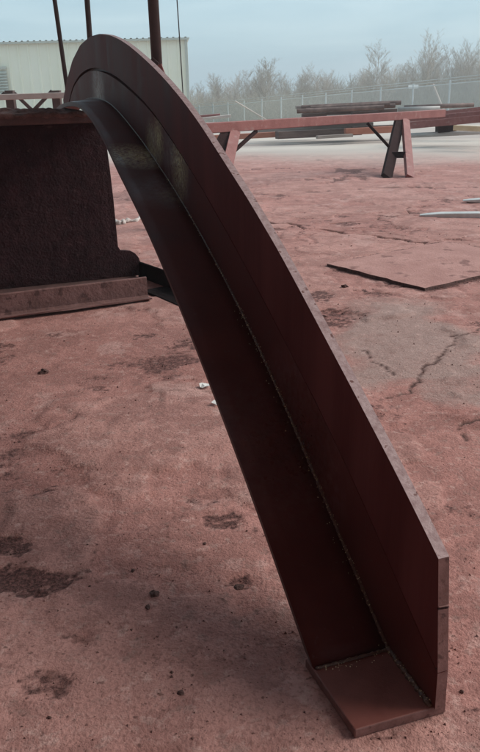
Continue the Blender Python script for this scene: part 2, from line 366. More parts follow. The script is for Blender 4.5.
bp1 = N(nt, 'ShaderNodeBump', i_Strength=.7, i_Distance=.005); L(nt, n3, 'Fac', bp1, 'Height')
bp2 = N(nt, 'ShaderNodeBump', i_Strength=.28, i_Distance=.02); n6 = noise(26, 5, .65); L(nt, n6, 'Fac', bp2, 'Height'); L(nt, bp1, 'Normal', bp2, 'Normal')
L(nt, bp2, 'Normal', b, 'Normal')
go = link('ground', me, gm, smooth=True); go['kind'] = 'structure'
def gz(x, y):
    i = min(max(int(np.searchsorted(ys, y)), 0), ny-1); j = min(max(int(np.searchsorted(xs, x)), 0), nx-1); return float(Z[i, j])

# loose grit: uncountable small crumbs on the near ground
g = MB(); rr = np.random.RandomState(3); cnt = 0
while cnt < 2300:
    yy = .95+5.2*rr.rand()**1.7; xx = (rr.rand()*2-1)*.42*yy
    i = int(np.searchsorted(ys, yy)); j = int(np.searchsorted(xs, xx)); gv = grit[i, j]
    if rr.rand() > .06+1.1*gv: continue
    r = (.0010+.0030*rr.rand()**3)*(.7+.25*yy); c0 = Vector((xx, yy, Z[i, j]+r*.25))
    ax = rr.normal(size=(3, 3))
    vs = [c0+Vector((r*(math.cos(t)*(1+.3*ax[0, 0]*.5)), r*math.sin(t), -r*.4)) for t in (0.3+ax[1, 1], 2.2+ax[1, 1], 4.4+ax[1, 1])]+[c0+Vector((ax[0, 1]*r*.3, ax[0, 2]*r*.3, r*.8))]
    g.add(vs, [[0, 1, 2], [0, 1, 3], [1, 2, 3], [2, 0, 3]]); cnt += 1
gr = g.build('loose_grit', MT['grit']); tag(gr, 'loose dark grit crumbs strewn over the red dusty ground', 'grit', kind='stuff')

# single larger clods
clods = [(155, 599, .011, 'larger dark clod of the close pair on the dusty ground left of the bracket foot'),
         (148, 612, .009, 'smaller brown clod just in front of the larger dark clod'),
         (239, 587, .011, 'dark flat clod by the left edge of the leaning bracket near its foot'),
         (44, 373, .026, 'dark clod at far left below the beam flange'),
         (90, 590, .0065, 'small dark pebble beside the gritty hollow at left'),
         (133, 572, .006, 'small pebble behind the pair of clods'),
         (181, 697, .007, 'pale brown pebble on the dust near the bottom edge'),
         (50, 722, .006, 'small dark pebble in the bottom left corner'),
         (205, 545, .007, 'small dark lump in front of the gritty patch beside the bracket'),
         (323, 316, .02, 'dark lump in the hollow right of the bracket'),
         (345, 288, .02, 'dark lump at the front edge of the dusty ground plate'),
         (462, 690, .006, 'small pebble right of the base plate')]
for k, (px, py, r, lb) in enumerate(clods):
    p = G(px, py); p.z = gz(p.x, p.y)+r*.15
    o = MB().lump(p, r*.8, seed=k, flat=.6).build('clod', MT['clod'], smooth=False); tag(o, lb, 'clod', 'clods and pebbles on the ground')

# ================================================================ THE BRACKET
TH = math.radians(17.9373)
a_ = Vector((math.sin(TH), -math.cos(TH), 0)); n_ = Vector((-math.cos(TH), -math.sin(TH), 0)); up_ = Vector((0, 0, 1))
C0 = Vector((.26818, 1.14006, 0)); WB = .1553
def BP(s, z, k=0.): return C0 - a_*s + up_*z + n_*k
def smoothcurve(pts, n, it=2):
    p = np.array(sorted(pts)); ss = np.linspace(p[0, 0], p[-1, 0], n)
    # cubic (Catmull-Rom/Hermite) interpolation with smoothed slopes
    m = np.gradient(p[:, 1], p[:, 0]); z = np.empty(n)
    for i, s in enumerate(ss):
        k = min(max(np.searchsorted(p[:, 0], s)-1, 0), len(p)-2); h = p[k+1, 0]-p[k, 0]; t = (s-p[k, 0])/h
        z[i] = (2*t**3-3*t**2+1)*p[k, 1]+(t**3-2*t**2+t)*h*m[k]+(-2*t**3+3*t**2)*p[k+1, 1]+(t**3-t**2)*h*m[k+1]
    for _ in range(it): z[1:-1] = (z[:-2]+2*z[1:-1]+z[2:])/4
    return ss, z
W_PTS = [(0, .016), (.25, .155), (.5, .296), (.75, .418), (1.0, .522), (1.25, .614), (1.5, .695), (1.75, .765), (2.0, .831), (2.25, .887), (2.5, .938), (2.75, .977), (3.0, .997), (3.25, 1.004), (3.55, 1.0), (3.9, .972), (4.25, .915), (4.55, .84), (4.835, .75)]
F_PTS = [(0, .018), (.25, .162), (.5, .292), (.75, .410), (1.0, .518), (1.25, .614), (1.5, .694), (1.75, .769), (2.0, .852), (2.25, .915), (2.5, .960), (2.75, .984), (3.0, .990), (3.25, .985), (3.55, .972), (3.9, .940), (4.25, .885), (4.55, .81), (4.835, .72)]
O_PX = [(63, 100), (66, 82), (72, 57), (80, 43), (90, 35), (100, 32.6), (110, 34.6), (120, 39), (130, 46), (140, 55), (152.5, 66), (163, 77), (181.7, 98), (200, 123.5), (213, 144), (220, 156.7), (250, 200), (280, 253), (300, 290.7), (320, 328.3), (340, 366), (358.3, 400.5), (377.5, 437), (394, 469), (401.7, 484), (420, 520.5), (438.6, 559)]
def on_plane(px, py):
    d = ray(px, py); t = (C0-EYE).dot(n_)/d.dot(n_); p = EYE+d*t-C0
    return (-p.dot(a_), p.z)
O_PTS = [on_plane(*q) for q in O_PX]
S_PTS = [(-.157, .092), (-.036, .165), (.095, .246), (.248, .332), (.516, .461), (.783, .580), (1.037, .684), (1.3, .783), (1.58, .878), (1.83, .951), (2.2, 1.028), (2.52, 1.082), (2.927, 1.129), (3.264, 1.145), (3.618, 1.138), (3.937, 1.108), (4.244, 1.052), (4.454, .985), (4.62, .92), (4.835, .82)]
NS = 150
ws, wz = smoothcurve(W_PTS, NS); fs, fz = smoothcurve(F_PTS, NS)
def arc_curve(pts, n, it):
    p = np.array(pts[::-1]); 
    for _ in range(it):
        p[1:-1] = (p[:-2]+2*p[1:-1]+p[2:])/4
    c = np.concatenate([[0], np.cumsum(np.hypot(*np.diff(p, axis=0).T))]); u = np.linspace(0, c[-1], n)
    q = np.stack([np.interp(u, c, p[:, 0]), np.interp(u, c, p[:, 1])], 1)
    for _ in range(3*it): q[1:-1] = (q[:-2]+2*q[1:-1]+q[2:])/4
    return q
oq = arc_curve(O_PTS, NS, 1); ss_, sz = smoothcurve(S_PTS, NS, 2)
def BL(s, z, k): return tuple(BP(s, z, k)-BP(0, 0))
wet_and_tint(MT['primer'], [(BL(1.84, .79, .038), .13), (BL(1.50, .80, 0), .20), (BL(3.1, 1.0, .14), .28), (BL(.42, .26, .05), .26)], [(BL(1.86, .80, .045), .15), (BL(1.46, .79, 0), .13), (BL(1.75, .86, 0), .10)])
br = empty('steel_bracket', BP(0, 0), 'long curved dark red primed steel bracket leaning from the ground up over the beam end', 'steel bracket')
# every part is a strip between two curves given thickness
TA = .02
def strip(lo, hi, k0, k1, mi_face=0, mi_low=0, mi_high=1, ends=((), ()), mi_end=2):
    "plate between curve lo and curve hi (lists of (s,z)), from depth k0 (front) to k1 (back)"
    mb = MB(); n = len(lo); v = []
    for (sl, zl), (sh, zh) in zip(lo, hi): v += [BP(sl, zl, k0), BP(sh, zh, k0), BP(sl, zl, k1), BP(sh, zh, k1)]
    f = []; mi = []
    for i in range(n-1):
        a, b2 = 4*i, 4*(i+1)
        f += [[a, b2, b2+1, a+1], [a+2, a+3, b2+3, b2+2], [a, a+2, b2+2, b2], [a+1, b2+1, b2+3, a+3]]; mi += [mi_face, mi_face, mi_low, mi_high]
    f += [[0, 1, 3, 2], [4*n-4, 4*n-2, 4*n-1, 4*n-3]]; mi += [mi_end, mi_end]
    mb.add(v, f); mb.mi = mi
    return mb
def at_s(S, Zc, s): return float(np.interp(s, S, Zc))
def gap(s): return .0011+.006*float(sst(.9, 2.8, s))
# rim: from the seam (plus gap) to the outer outline; its cut end carries two notches
lo, hi = [], []
us = np.concatenate([[0], np.linspace(0.02, 1, NS)])
for i, t in enumerate(np.linspace(0, 1, NS)):
    s_s = ss_[0]+(ss_[-1]-ss_[0])*t
    hi.append(tuple(oq[i])); lo.append((s_s, at_s(ss_, sz, s_s)+gap(s_s)))
rim = strip(lo, hi, 0, -TA, 0, 0, 1).build('rim_plate', [MT['primer_web'], MT['primer_edge'], MT['cut_edge']], br)
lo, hi = [], []
for t in np.linspace(0, 1, NS):
    s_s = ss_[0]+(ss_[-1]-ss_[0])*t; s_w = -.1585+(ws[-1]+.1585)*t
    zl = .0162 if s_w < 0 else at_s(ws, wz, s_w)-.004
    lo.append((s_w, zl)); hi.append((s_s, at_s(ss_, sz, s_s)-gap(s_s)))
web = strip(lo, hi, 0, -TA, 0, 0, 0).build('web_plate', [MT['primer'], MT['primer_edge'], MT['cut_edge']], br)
lo = [(s, z-.02) for s, z in zip(ss_[4:], sz[4:])]; hi = [(s, z+.02) for s, z in zip(ss_[4:], sz[4:])]
strip(lo, hi, -TA-.0005, -TA-.006, 0, 0, 0, mi_end=0).build('added_seam_backing', MT['primer'], br)  # unseen backing, added to stop light showing through the seam gap
# notches torn in the cut end: small dark gouges with raised lips
for zc, wd in ((.212, .007), (.0985, .006)):
    s0 = np.interp(zc, [.033, .302], [-.159, -.136])
    MB().bar(BP(s0+.0012, zc, .0003), BP(s0+.0012, zc-.002, -TA+.001), .0032, .0028).build('cut_notch', MT['beam_web'], br)
    MB().bar(BP(s0+.0002, zc+.0032, -.001), BP(s0+.0002, zc+.0022, -TA+.001), .003, .0022, bev=.0006).build('cut_lip', MT['cut_edge'], br)
# curved flange: ruled surface from the weld line to its free edge, with thickness below
TB = .012
mb = MB(); v = []; f = []; mi = []; NK = 5
nrm = []
for i in range(NS):
    j0, j1 = max(i-1, 0), min(i+1, NS-1); d = Vector((-a_*(ws[j1]-ws[j0])+up_*(wz[j1]-wz[j0]))).normalized()
    nrm.append(d.cross(n_).normalized() if d.cross(n_).z > 0 else -d.cross(n_).normalized())
for i in range(NS):
    for k in range(NK):
        t = k/(NK-1); s = ws[i]; z = wz[i]*(1-t)+fz[i]*t
        v += [BP(s, z, WB*t+.0004*(1-t)), BP(s, z, WB*t+.0004*(1-t))-nrm[i]*(TB+.008*float(sst(2.3, 3.0, s)))]
row = 2*NK
for i in range(NS-1):
    for k in range(NK-1):
        p, q2 = i*row+2*k, (i+1)*row+2*k
        f += [[p, p+2, q2+2, q2], [p+1, q2+1, q2+3, p+3]]; mi += [0, 0]
    p, q2 = i*row+2*(NK-1), (i+1)*row+2*(NK-1); f.append([p, p+1, q2+1, q2]); mi.append(1)
    p, q2 = i*row, (i+1)*row; f.append([p, q2, q2+1, p+1]); mi.append(0)
for i in (0, NS-1):
    for k in range(NK-1): p = i*row+2*k; f.append([p, p+1, p+3, p+2]); mi.append(1)
for i, q3 in enumerate(v):
    if q3.z < .0163: v[i] = Vector((q3.x, q3.y, .0163))
mb.add(v, f); mb.mi = mi
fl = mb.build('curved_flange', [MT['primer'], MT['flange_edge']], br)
for p in fl.data.polygons: p.use_smooth = p.material_index == 0
# base plate
poly = [BP(-.0, .0, WB+.004), BP(-.178, .0, WB+.002), BP(-.173, .0, -.0215), BP(.02, .0, -.0215), BP(.02, .0, WB+.004)]
fl_, fr_ = G(355, 730, .016), G(446.5, 704, .016)
poly = [G(314.8, 672, .016), fl_, fr_, BP(.03, .016, -.022), BP(.03, .016, WB+.003)]
bmx = MB().prism([Vector((p.x, p.y, -.003)) for p in poly], (0, 0, .019), 0, 1).build('base_plate', [MT['base'], MT['cut_edge']], br)
bv = bmx.modifiers.new('bevel', 'BEVEL'); bv.width = .0022; bv.segments = 2; bv.limit_method = 'ANGLE'
# weld beads
def bead(path, rad, name, seed, step=.0045):
    pts = []; r = []; g2 = random.Random(seed); acc = 0
    P = [Vector(p) for p in path]
    Ls = [0]
    for i in range(1, len(P)): Ls.append(Ls[-1]+(P[i]-P[i-1]).length)
    n = int(Ls[-1]/step); k = 0
    for i in range(n+1):
        s = Ls[-1]*i/n
        while k < len(P)-2 and Ls[k+1] < s: k += 1
        t = (s-Ls[k])/(Ls[k+1]-Ls[k]); p = P[k].lerp(P[k+1], t); R_ = rad(s/Ls[-1])
        pts.append(p+Vector((g2.uniform(-1, 1), g2.uniform(-1, 1), g2.uniform(-1, 1)))*R_*.16)
        r.append(R_*(1+.22*math.sin(i*1.9)+g2.uniform(-.16, .16)))
    return MB().tube(pts, r, 7, jit=.12).build(name, MT['bead'], br, smooth=True)
up_i = int(NS*3.6/4.835)
bead([BP(ws[i], wz[i]+.001, .0015) for i in range(up_i)], lambda t: .0042-.0024*float(sst(.1, .5, t)), 'weld_bead', 5)
bead([BP(0, .0175, .002), BP(-.075, .0175, .003), BP(-.150, .0170, .003)], lambda t: .0056, 'weld_bead', 6)
bead([BP(-.002, .0175, .004), BP(-.002, .0175, WB*.5), BP(-.002, .0175, WB-.004)], lambda t: .0032, 'weld_bead', 8)
sp = MB(); g2 = random.Random(9)
for k in range(520):
    u = g2.random(); s = .12+.75*u if k < 340 else abs(g2.gauss(.6, .55))
    s = min(s, 2.6); kk = min(.0015+abs(g2.gauss(0, .0022 if k % 5 else .011)), WB*.7); z = at_s(ws, wz, s)
    if g2.random() < .25: sp.lump(BP(s, z+abs(g2.gauss(.004, .004)), .0004), g2.uniform(.0005, .0010), seed=k, flat=1)
    else: sp.lump(BP(s, z+.0016+(.002 if kk < .005 else 0), kk), g2.uniform(.0005, .0012)*(1+.25*s), seed=k, flat=1)
for k in range(26):
    sp.lump(BP(-.004-abs(g2.gauss(0, .012)), .0172, g2.uniform(.02, WB-.02)), g2.uniform(.0006, .0013), seed=k+300, flat=1)
for k in range(40):
    sp.lump(BP(g2.uniform(-.15, 0), .021+abs(g2.gauss(0, .003)), abs(g2.gauss(.004, .004))), g2.uniform(.0005, .0011), seed=k+400, flat=1)
ob = sp.build('weld_spatter', MT['glint'], br); ob['kind'] = 'stuff'

# ================================================================ THE BEAM
e0, e1 = G(118, 280), G(0, 292)
bd = (e0-e1); bd.z = 0; bd.normalize(); bn = Vector((bd.y, -bd.x, 0))      # bn points to the viewer
beam = empty('steel_beam', e0, 'deep dark brown steel beam standing on its flange behind the bracket, pitted face', 'steel beam')
def BB(u, v, z): return Vector((e0.x, e0.y, 0)) + bd*u + bn*v + up_*z
LEN = 4.2
# web with a stepped, rounded end
prof = [(-LEN, .019), (.135, .019), (.137, .09), (.128, .125), (.11, .15), (.085, .166), (.055, .172), (.025, .175), (.012, .20)]
prof += [(.008, .45), (.002, .62), (-.008, .80), (-.015, .885), (-LEN, .885)]
mb = MB(); mb.prism([BB(u, .02, z) for u, z in prof], -bn*.03)
web_o = mb.build('beam_web', MT['beam_web'], beam)
# fine pitted front face as its own displaced sheet merged into the web's look
gx = np.arange(-2.0, -.018, .0095); gzv = np.arange(.022, .884, .0095); GX, GZ = np.meshgrid(gx, gzv)
hgt = .007*np.abs(fbm(GX*48, GZ*48, 2, .5)-.5)*2+.004*(fbm(GX*20, GZ*20, 2)-.5)+.004*(fbm(GX*7, GZ*7, 2)-.5)
hgt *= sst(-2.0, -1.95, GX)*sst(-.022, -.05, GX)
vs = [BB(u, .0245+h, z) for u, h, z in zip(GX.ravel(), hgt.ravel(), GZ.ravel())]
kx = len(gx); qf = [[i*kx+j, i*kx+j+1, (i+1)*kx+j+1, (i+1)*kx+j] for i in range(len(gzv)-1) for j in range(kx-1)]
MB().add(vs, qf).build('web_scale', MT['beam_web'], beam, smooth=True, flip=False)
# top flange and the dirt crust on it
mb = MB(); FV = .23
mb.prism([BB(-LEN, FV, .885), BB(.0, FV, .885), BB(.0, -.15, .885), BB(-LEN, -.15, .885)], up_*.052)
tf = mb.build('top_flange', MT['beam_flange'], beam); bv = tf.modifiers.new('bevel', 'BEVEL'); bv.width = .012; bv.segments = 3
cx = np.arange(-2.4, .0, .012); cv = np.linspace(-.15, FV-.004, 26); CX, CV = np.meshgrid(cx, cv)
hh = .003+.060*np.clip(fbm(CX*6, CV*14, 4)-.38, 0, 1)*sst(-.15, -.08, CV)*(1-.5*sst(FV-.06, FV-.004, CV))
hh = hh*sst(-.02, -.35, CX)*1.3; hh -= .003*(sst(FV-.02, FV-.004, CV)+sst(-.13, -.15, CV))
vs = [BB(u, v2, .9375+h) for u, v2, h in zip(CX.ravel(), CV.ravel(), hh.ravel())]
kx = len(cx); qf = [[i*kx+j, i*kx+j+1, (i+1)*kx+j+1, (i+1)*kx+j] for i in range(len(cv)-1) for j in range(kx-1)]
o = MB().add(vs, qf).build('dirt_crust', MT['crust'], beam, smooth=False, flip=False); o['kind'] = 'stuff'
# lumpy front lip of the top flange
lp = MB(); g2 = random.Random(21)
pts = [BB(-2.4+.03*i, FV+.002+g2.uniform(-.003, .004), .930+g2.uniform(-.006, .006)) for i in range(80)]
lp.tube(pts, [.011+g2.uniform(-.006, .007) for _ in pts], 7, jit=.2)
lp.build('flange_lip', MT['crust'], beam, smooth=True)
mb = MB()
mb.prism([BB(-LEN, .16, .02), BB(.10, .16, .02), BB(.10, -.15, .02), BB(-LEN, -.15, .02)], up_*-.018)
mb.build('bottom_flange', MT['beam_flange'], beam)
# steel angle on the ground in front of the beam
q0, q1 = G(148, 299.5), G(0, 318.5)
ad = (q0-q1); ad.z = 0; ad.normalize(); an = Vector((ad.y, -ad.x, 0)); LA = 4.0
def AB(u, v, z): return q0+ad*u+an*v+up_*z
HA = V(150, 277, q0.y).z
print('angle height', HA)
sec = [(.075, .006), (.078, .014), (.012, .018), (.003, .026), (0, HA-.004), (-.004, HA), (-.016, HA), (-.02, HA-.004), (-.02, .004)]
n = len(sec); mb = MB(); g2 = random.Random(4); st = 30; vs = []
for i in range(st+1):
    u = -LA+LA*i/st
    for v, z in sec: vs.append(AB(u, v+(g2.uniform(-.006, .006) if v > .05 else 0), z+(.012*float(sst(-1.3, -.5, u))*(1 if v > .05 else 0))))
mb.add(vs, [[i*n+k, i*n+(k+1) % n, (i+1)*n+(k+1) % n, (i+1)*n+k] for i in range(st) for k in range(n)]+[list(range(n)), list(range(st*n, st*n+n))])
tag(mb.build('steel_angle', MT['angle']), 'long brown dusty steel angle lying on the ground along the foot of the beam', 'steel angle')
# steel offcut behind the beam end, its shade put into a near-black colour, pointing towards the bracket
ch = MB(); HC = .10
c0_, c1_ = G(138, 261, HC), G(205, 284, HC)
cd = (c1_-c0_).normalized(); cs = Vector((cd.y, -cd.x, 0)); c0_.z = c1_.z = 0
ch.bar(c0_+up_*(HC/2+.001), c1_+up_*(HC/2+.001), .014, HC-.002)
ch.bar(c0_+cd*.33+cs*.08+up_*.007, c1_+cs*.08+up_*.007, .15, .012)
o = ch.build('steel_offcut', MT['black_steel']); tag(o, 'steel offcut painted near black for its shade, lying on the ground between the beam end and the bracket', 'steel offcut')
bv = o.modifiers.new('bevel', 'BEVEL'); bv.width = .004; bv.limit_method = 'ANGLE'

# white rope and paper scraps
rp = [G(x, y) for x, y in [(108, 221), (112, 223), (118, 225), (123, 224.5), (128, 223), (135, 222.5), (140, 220), (148, 218), (156, 217), (166, 214)]]
rp = [Vector((p.x, p.y, .018+.008*math.sin(i*2.1))) for i, p in enumerate(rp)]
mb = MB(); fine_p = []
for i in range(len(rp)-1):
    for t in (0, .25, .5, .75): fine_p.append(rp[i].lerp(rp[i+1], t)+Vector((rnd.uniform(-.006, .006), rnd.uniform(-.01, .01), 0)))
mb.tube(fine_p, [.016+.006*math.sin(i*1.3) for i in range(len(fine_p))], 7, jit=.15)
for q3 in (0, 1): mb.lump(Vector((rp[2+q3].x, rp[2+q3].y, .02)), .03, seed=q3)
tag(mb.build('rope', MT['rope'], smooth=True), 'crumpled dirty white rope lying on the red ground seen past the beam end', 'rope')
for px, py, r, sq, lb in [(205, 389.5, .022, .4, 'larger white paper scrap on the ground at the bracket edge'), (216, 408.5, .014, .5, 'smaller white paper scrap just in front of the larger one')]:
    p = G(px, py); p.z = gz(p.x, p.y)+.004; g2 = random.Random(int(px)); mb = MB(); n = 9
    top = [p+Vector((r*math.cos(2*PI*k/n)*g2.uniform(.6, 1.2), r*1.2*math.sin(2*PI*k/n)*g2.uniform(.5, 1.1), g2.uniform(0, .009))) for k in range(n)]
    mb.prism(top, (0, 0, .0015)); tag(mb.build('paper_scrap', MT['white']), lb, 'paper scrap', 'white paper scraps')

# ================================================================ GROUND PLATE, BRIGHT STEEL BARS
pl = [G(328, 262, .03), G(425, 286.5, .03), None, G(447, 240, .03)]
pl[2] = pl[1]+pl[3]-pl[0]
mb = MB(); sub = []
for i in range(4):
    for t in np.linspace(0, 1, 14, endpoint=False):
        q3 = pl[i].lerp(pl[(i+1) % 4], t); q3 = q3+Vector((rnd.uniform(-.008, .008), rnd.uniform(-.008, .008), 0)); sub.append(Vector((q3.x, q3.y, .0)))
mb.prism(sub, up_*.021, 0, 1)
gp = mb.build('ground_plate', [MT['plate'], MT['clod']]); tag(gp, 'square steel plate lying flat on the ground under red dust', 'steel plate')
def tine(px, py, py_tip, length, lb):
    t0 = G(px, py_tip+1.5, .03); dr = Vector((1, -.33+.0, 0)).normalized()
    dr = (G(px+80, py+.7, .03)-G(px, py, .03)); dr.z = 0; dr.normalize(); sd2 = Vector((-dr.y, dr.x, 0))
    mb = MB(); w2 = .055; vs = []
    st = [(0, .62, .026, .016), (.05, .85, .032, .012), (.18, 1, .044, .008), (.45, 1, .050, .004), (length, 1, .056, .002)]
    for u, wk, zt, zb in st:
        for kx2, zz in ((-1, zb), (1, zb), (1, zt-.004), (.86, zt), (-.86, zt), (-1, zt-.004)):
            vs.append(Vector((t0.x, t0.y, 0))+dr*u+sd2*(w2*wk*kx2)+up_*zz)
    n = 6; fs2 = [[i*n+k, i*n+(k+1) % n, (i+1)*n+(k+1) % n, (i+1)*n+k] for i in range(len(st)-1) for k in range(n)]+[list(range(n)), list(range((len(st)-1)*n, len(st)*n))]
    o = mb.add(vs, fs2).build('fork_blade', MT['silver']); tag(o, lb, 'fork blade', 'bright steel fork blades')
    bv = o.modifiers.new('bevel', 'BEVEL'); bv.width = .003; bv.limit_method = 'ANGLE'
tine(420, 212.5, 212.5, 1.25, 'nearer bright steel fork blade lying on the red ground, its tapered tip fully in view')
tine(463, 198, 198, 1.25, 'farther bright steel fork blade on the red ground, cut by the right picture edge')

# ================================================================ SAWHORSE
ZT = .74
def zplane(px, py, z): return G(px, py, z)
L0, L1 = zplane(204, 123, ZT), zplane(443, 109.4, ZT)
axis_h = (L1-L0); axis_h.z = 0; axis_h.normalize(); side_h = Vector((axis_h.y, -axis_h.x, 0))
sh = empty('sawhorse', Vector((L0.x, L0.y, 0)).lerp(Vector((L1.x, L1.y, 0)), .5), 'long pink primed steel sawhorse with A shaped legs standing on the red yard', 'sawhorse')
BH = .105
MB().bar(L0-axis_h*.35-up_*BH/2, L1-up_*BH/2, .10, BH, bev=.006).build('top_beam', MT['pink'], sh)
foot_d, foot_p = G(386.5, 177.5), G(410, 177.5)
mid = G(392, 120, ZT-BH-.002)
fd_ = (foot_d+foot_p)/2
topc = L0+axis_h*((mid-L0).dot(axis_h)); topc.z = ZT-BH
def leg(foot, top, m, wd, th): MB().bar(Vector((foot.x, foot.y, .0)), top, wd, th, up=axis_h).build('leg', m, sh)
leg(foot_d, topc-axis_h*.03+up_*.0, MT['pink_dark'], .055, .135)  # same pink paint, its shade put into the darker material
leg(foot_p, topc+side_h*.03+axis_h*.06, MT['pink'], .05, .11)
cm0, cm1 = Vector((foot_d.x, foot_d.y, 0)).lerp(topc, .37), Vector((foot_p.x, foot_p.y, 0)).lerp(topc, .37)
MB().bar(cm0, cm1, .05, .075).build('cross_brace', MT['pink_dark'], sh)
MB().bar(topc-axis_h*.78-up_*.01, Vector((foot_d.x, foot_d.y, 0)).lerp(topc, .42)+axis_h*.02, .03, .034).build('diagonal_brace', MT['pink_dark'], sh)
t2 = L0+axis_h*((G(190, 131, ZT-BH)-L0).dot(axis_h)); t2.z = ZT-BH
off = t2-topc; off.z = 0
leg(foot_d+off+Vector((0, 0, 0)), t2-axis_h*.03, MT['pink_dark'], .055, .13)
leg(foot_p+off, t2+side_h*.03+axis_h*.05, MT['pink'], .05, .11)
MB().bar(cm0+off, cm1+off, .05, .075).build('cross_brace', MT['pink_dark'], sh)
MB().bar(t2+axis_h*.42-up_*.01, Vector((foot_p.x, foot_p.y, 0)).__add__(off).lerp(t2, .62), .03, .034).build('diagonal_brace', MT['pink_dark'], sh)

# ================================================================ STEEL AND TIMBER STACK IN THE YARD
def hbar(name, m, A, B, wd, th, label, cat, group=None, bev=.006):
    "level bar whose near face spans the two measured points (px, py, Y)"
    o = MB().bar(V(*A), V(*B), wd, th, bev=bev).build(name, m); return tag(o, label, cat, group)
Y0 = 16.5
hbar('timber', MT['wood_dark'], (277, 135.2, Y0), (360, 131.2, Y0+.6), .2, .15, 'dark weathered timber on the ground under the pipe stack, left end in view', 'timber', 'timbers under the stack')
hbar('timber', MT['wood_grey'], (317, 137.3, Y0-.35), (352, 135.2, Y0-.2), .14, .06, 'short grey plank on the ground in front of the dark timber', 'timber', 'timbers under the stack')
hbar('timber', MT['wood_grey'], (258, 131, Y0+.9), (372, 124.2, Y0+1.1), .25, .09, 'long pale grey plank lying on top of the dark timber', 'timber', 'timbers under the stack')
hbar('steel_bar', MT['orange'], (200, 138.6, Y0+.3), (277, 134.4, Y0+.3), .12, .11, 'orange red steel bar on the yard left of the dark timber', 'steel bar', 'red steel bars in the yard')
hbar('steel_bar', MT['orange'], (345, 131.8, Y0-.1), (404, 128.6, Y0+.1), .14, .13, 'short red steel bar on the yard behind the sawhorse legs', 'steel bar', 'red steel bars in the yard')
hbar('timber', MT['wood_dark'], (302, 115.6, Y0+.4), (326, 114.6, Y0+.4), .3, .07, 'short dark spacer timber under the left end of the pipes', 'timber', 'timbers under the stack')
hbar('timber', MT['wood_dark'], (352, 113.6, Y0+.4), (378, 112.4, Y0+.4), .3, .07, 'short dark spacer timber under the right end of the pipes', 'timber', 'timbers under the stack')
hbar('timber', MT['wood_dark'], (303, 114.6, Y0+.75), (396, 110.3, Y0+.85), .25, .07, 'long dark bar added as the shade under the row of rusty pipes', 'timber', 'timbers under the stack')  # dark bar fills in the shaded gap below the pipes
hbar('timber', MT['wood_dark'], (352, 129.8, Y0+.7), (402, 127.4, Y0+.8), .2, .13, 'dark timber on the ground behind the short red bar', 'timber', 'timbers under the stack')
hbar('steel_bar', MT['black_steel'], (268, 127.8, Y0+1.5), (330, 124.4, Y0+1.6), .2, .10, 'black steel bar behind the long pale grey plank', 'steel bar')
# two stub supports that carry the bundle
for px, lb in ((312, 'dark block carrying the left spacer of the pipe stack'), (366, 'dark block carrying the right spacer of the pipe stack')):
    p = V(px, 120, Y0+.5); tag(MB().bar(Vector((p.x, p.y, 0)), Vector((p.x, p.y, V(px, 115.4, Y0+.4).z-.03)), .4, .3).build('support_block', MT['wood_dark']), lb, 'support block', 'blocks under the pipe stack')
names = ['front', 'second', 'third', 'rear']
for k in range(4):
    y = Y0+.05+.17*k
    A, B = V(297+4.5*((k*7) % 4), 111.2-.5*k, y), V(384+5.6*k, 107.2-.8*k, y)
    if k % 2: A.z += .045; B.z += .045
    mb = MB(); r = .047
    mb.tube([A, B], r, 14, cap=False); d = (B-A).normalized(); mb.tube([A+d*.002, B-d*.002], r*.82, 14, cap=False)
    mb.tube([A+d*.05, B-d*.06], r*.81, 14)
    o = mb.build('pipe', MT['pipe'], smooth=True)
    tag(o, names[k]+' rusty pipe in the row stacked beyond the sawhorse', 'pipe', 'rusty pipes stacked in the yard')
hbar('timber', MT['wood_grey'], (296, 107.4, Y0+.95), (392, 103.6, Y0+1.0), .3, .06, 'long pale plank lying behind the row of rusty pipes', 'timber', 'timbers under the stack')
for q0_, q1_, r_, m_, lb in (((404, 107.6, 18.2), (474, 104.9, 18.0), .05, 'pipe', 'rusty pipe behind the rearmost pink beam, right of the row'), ((398, 109.6, 17.6), (440, 108.2, 17.5), .05, 'pipe_grey', 'short pale pipe lying right of the rusty pipe ends')):
    A, B = V(*q0_), V(*q1_); tag(MB().tube([A, B], r_, 10).build('pipe', MT[m_], smooth=True), lb, 'pipe')
for px, Y, yy, lb in ((412, 18.0, 109.2, 'post block under the left end of the rear pipe'), (466, 17.9, 107, 'post block under the right end of the rear pipe')):
    p = V(px, yy, Y); tag(MB().bar(Vector((p.x, p.y, 0)), Vector((p.x, p.y, p.z-.02)), .2, .3).build('support_block', MT['black_steel']), lb, 'support block', 'blocks under the rear pipes')
# right side: pink beams and odds
hbar('steel_beam', MT['pink'], (404, 126, 15.2), (496, 117.3, 14.2), .16, .13, 'lower long pink steel beam right of the sawhorse, cut by the picture edge', 'steel beam', 'pink beams right of the sawhorse', .01)
hbar('steel_beam', MT['pink'], (402, 120.2, 15.8), (496, 111.5, 15.0), .16, .085, 'upper thin pink steel beam lying above the lower one', 'steel beam', 'pink beams right of the sawhorse', .01)
hbar('steel_beam', MT['pink'], (437, 114.3, 17.0), (497, 107.8, 16.4), .2, .11, 'rearmost pink steel beam with its left end against the fence view', 'steel beam', 'pink beams right of the sawhorse', .01)
for (px, Y, lb) in ((423, 15.4, 'dark support block under the left part of the pink beams'), (474, 15.0, 'dark support block under the right part of the pink beams')):
    p = V(px, 128.5, Y); tag(MB().bar(Vector((p.x, p.y, 0)), Vector((p.x, p.y, V(px, 127.4, Y).z-.02)), .22, .5).build('support_block', MT['black_steel']), lb, 'support block', 'blocks under the pink beams')
hbar('steel_block', MT['pink_dark'], (437, 128.8, 14.9), (455, 127.2, 14.9), .25, .14, 'maroon steel block lying under the pink beams', 'steel block')
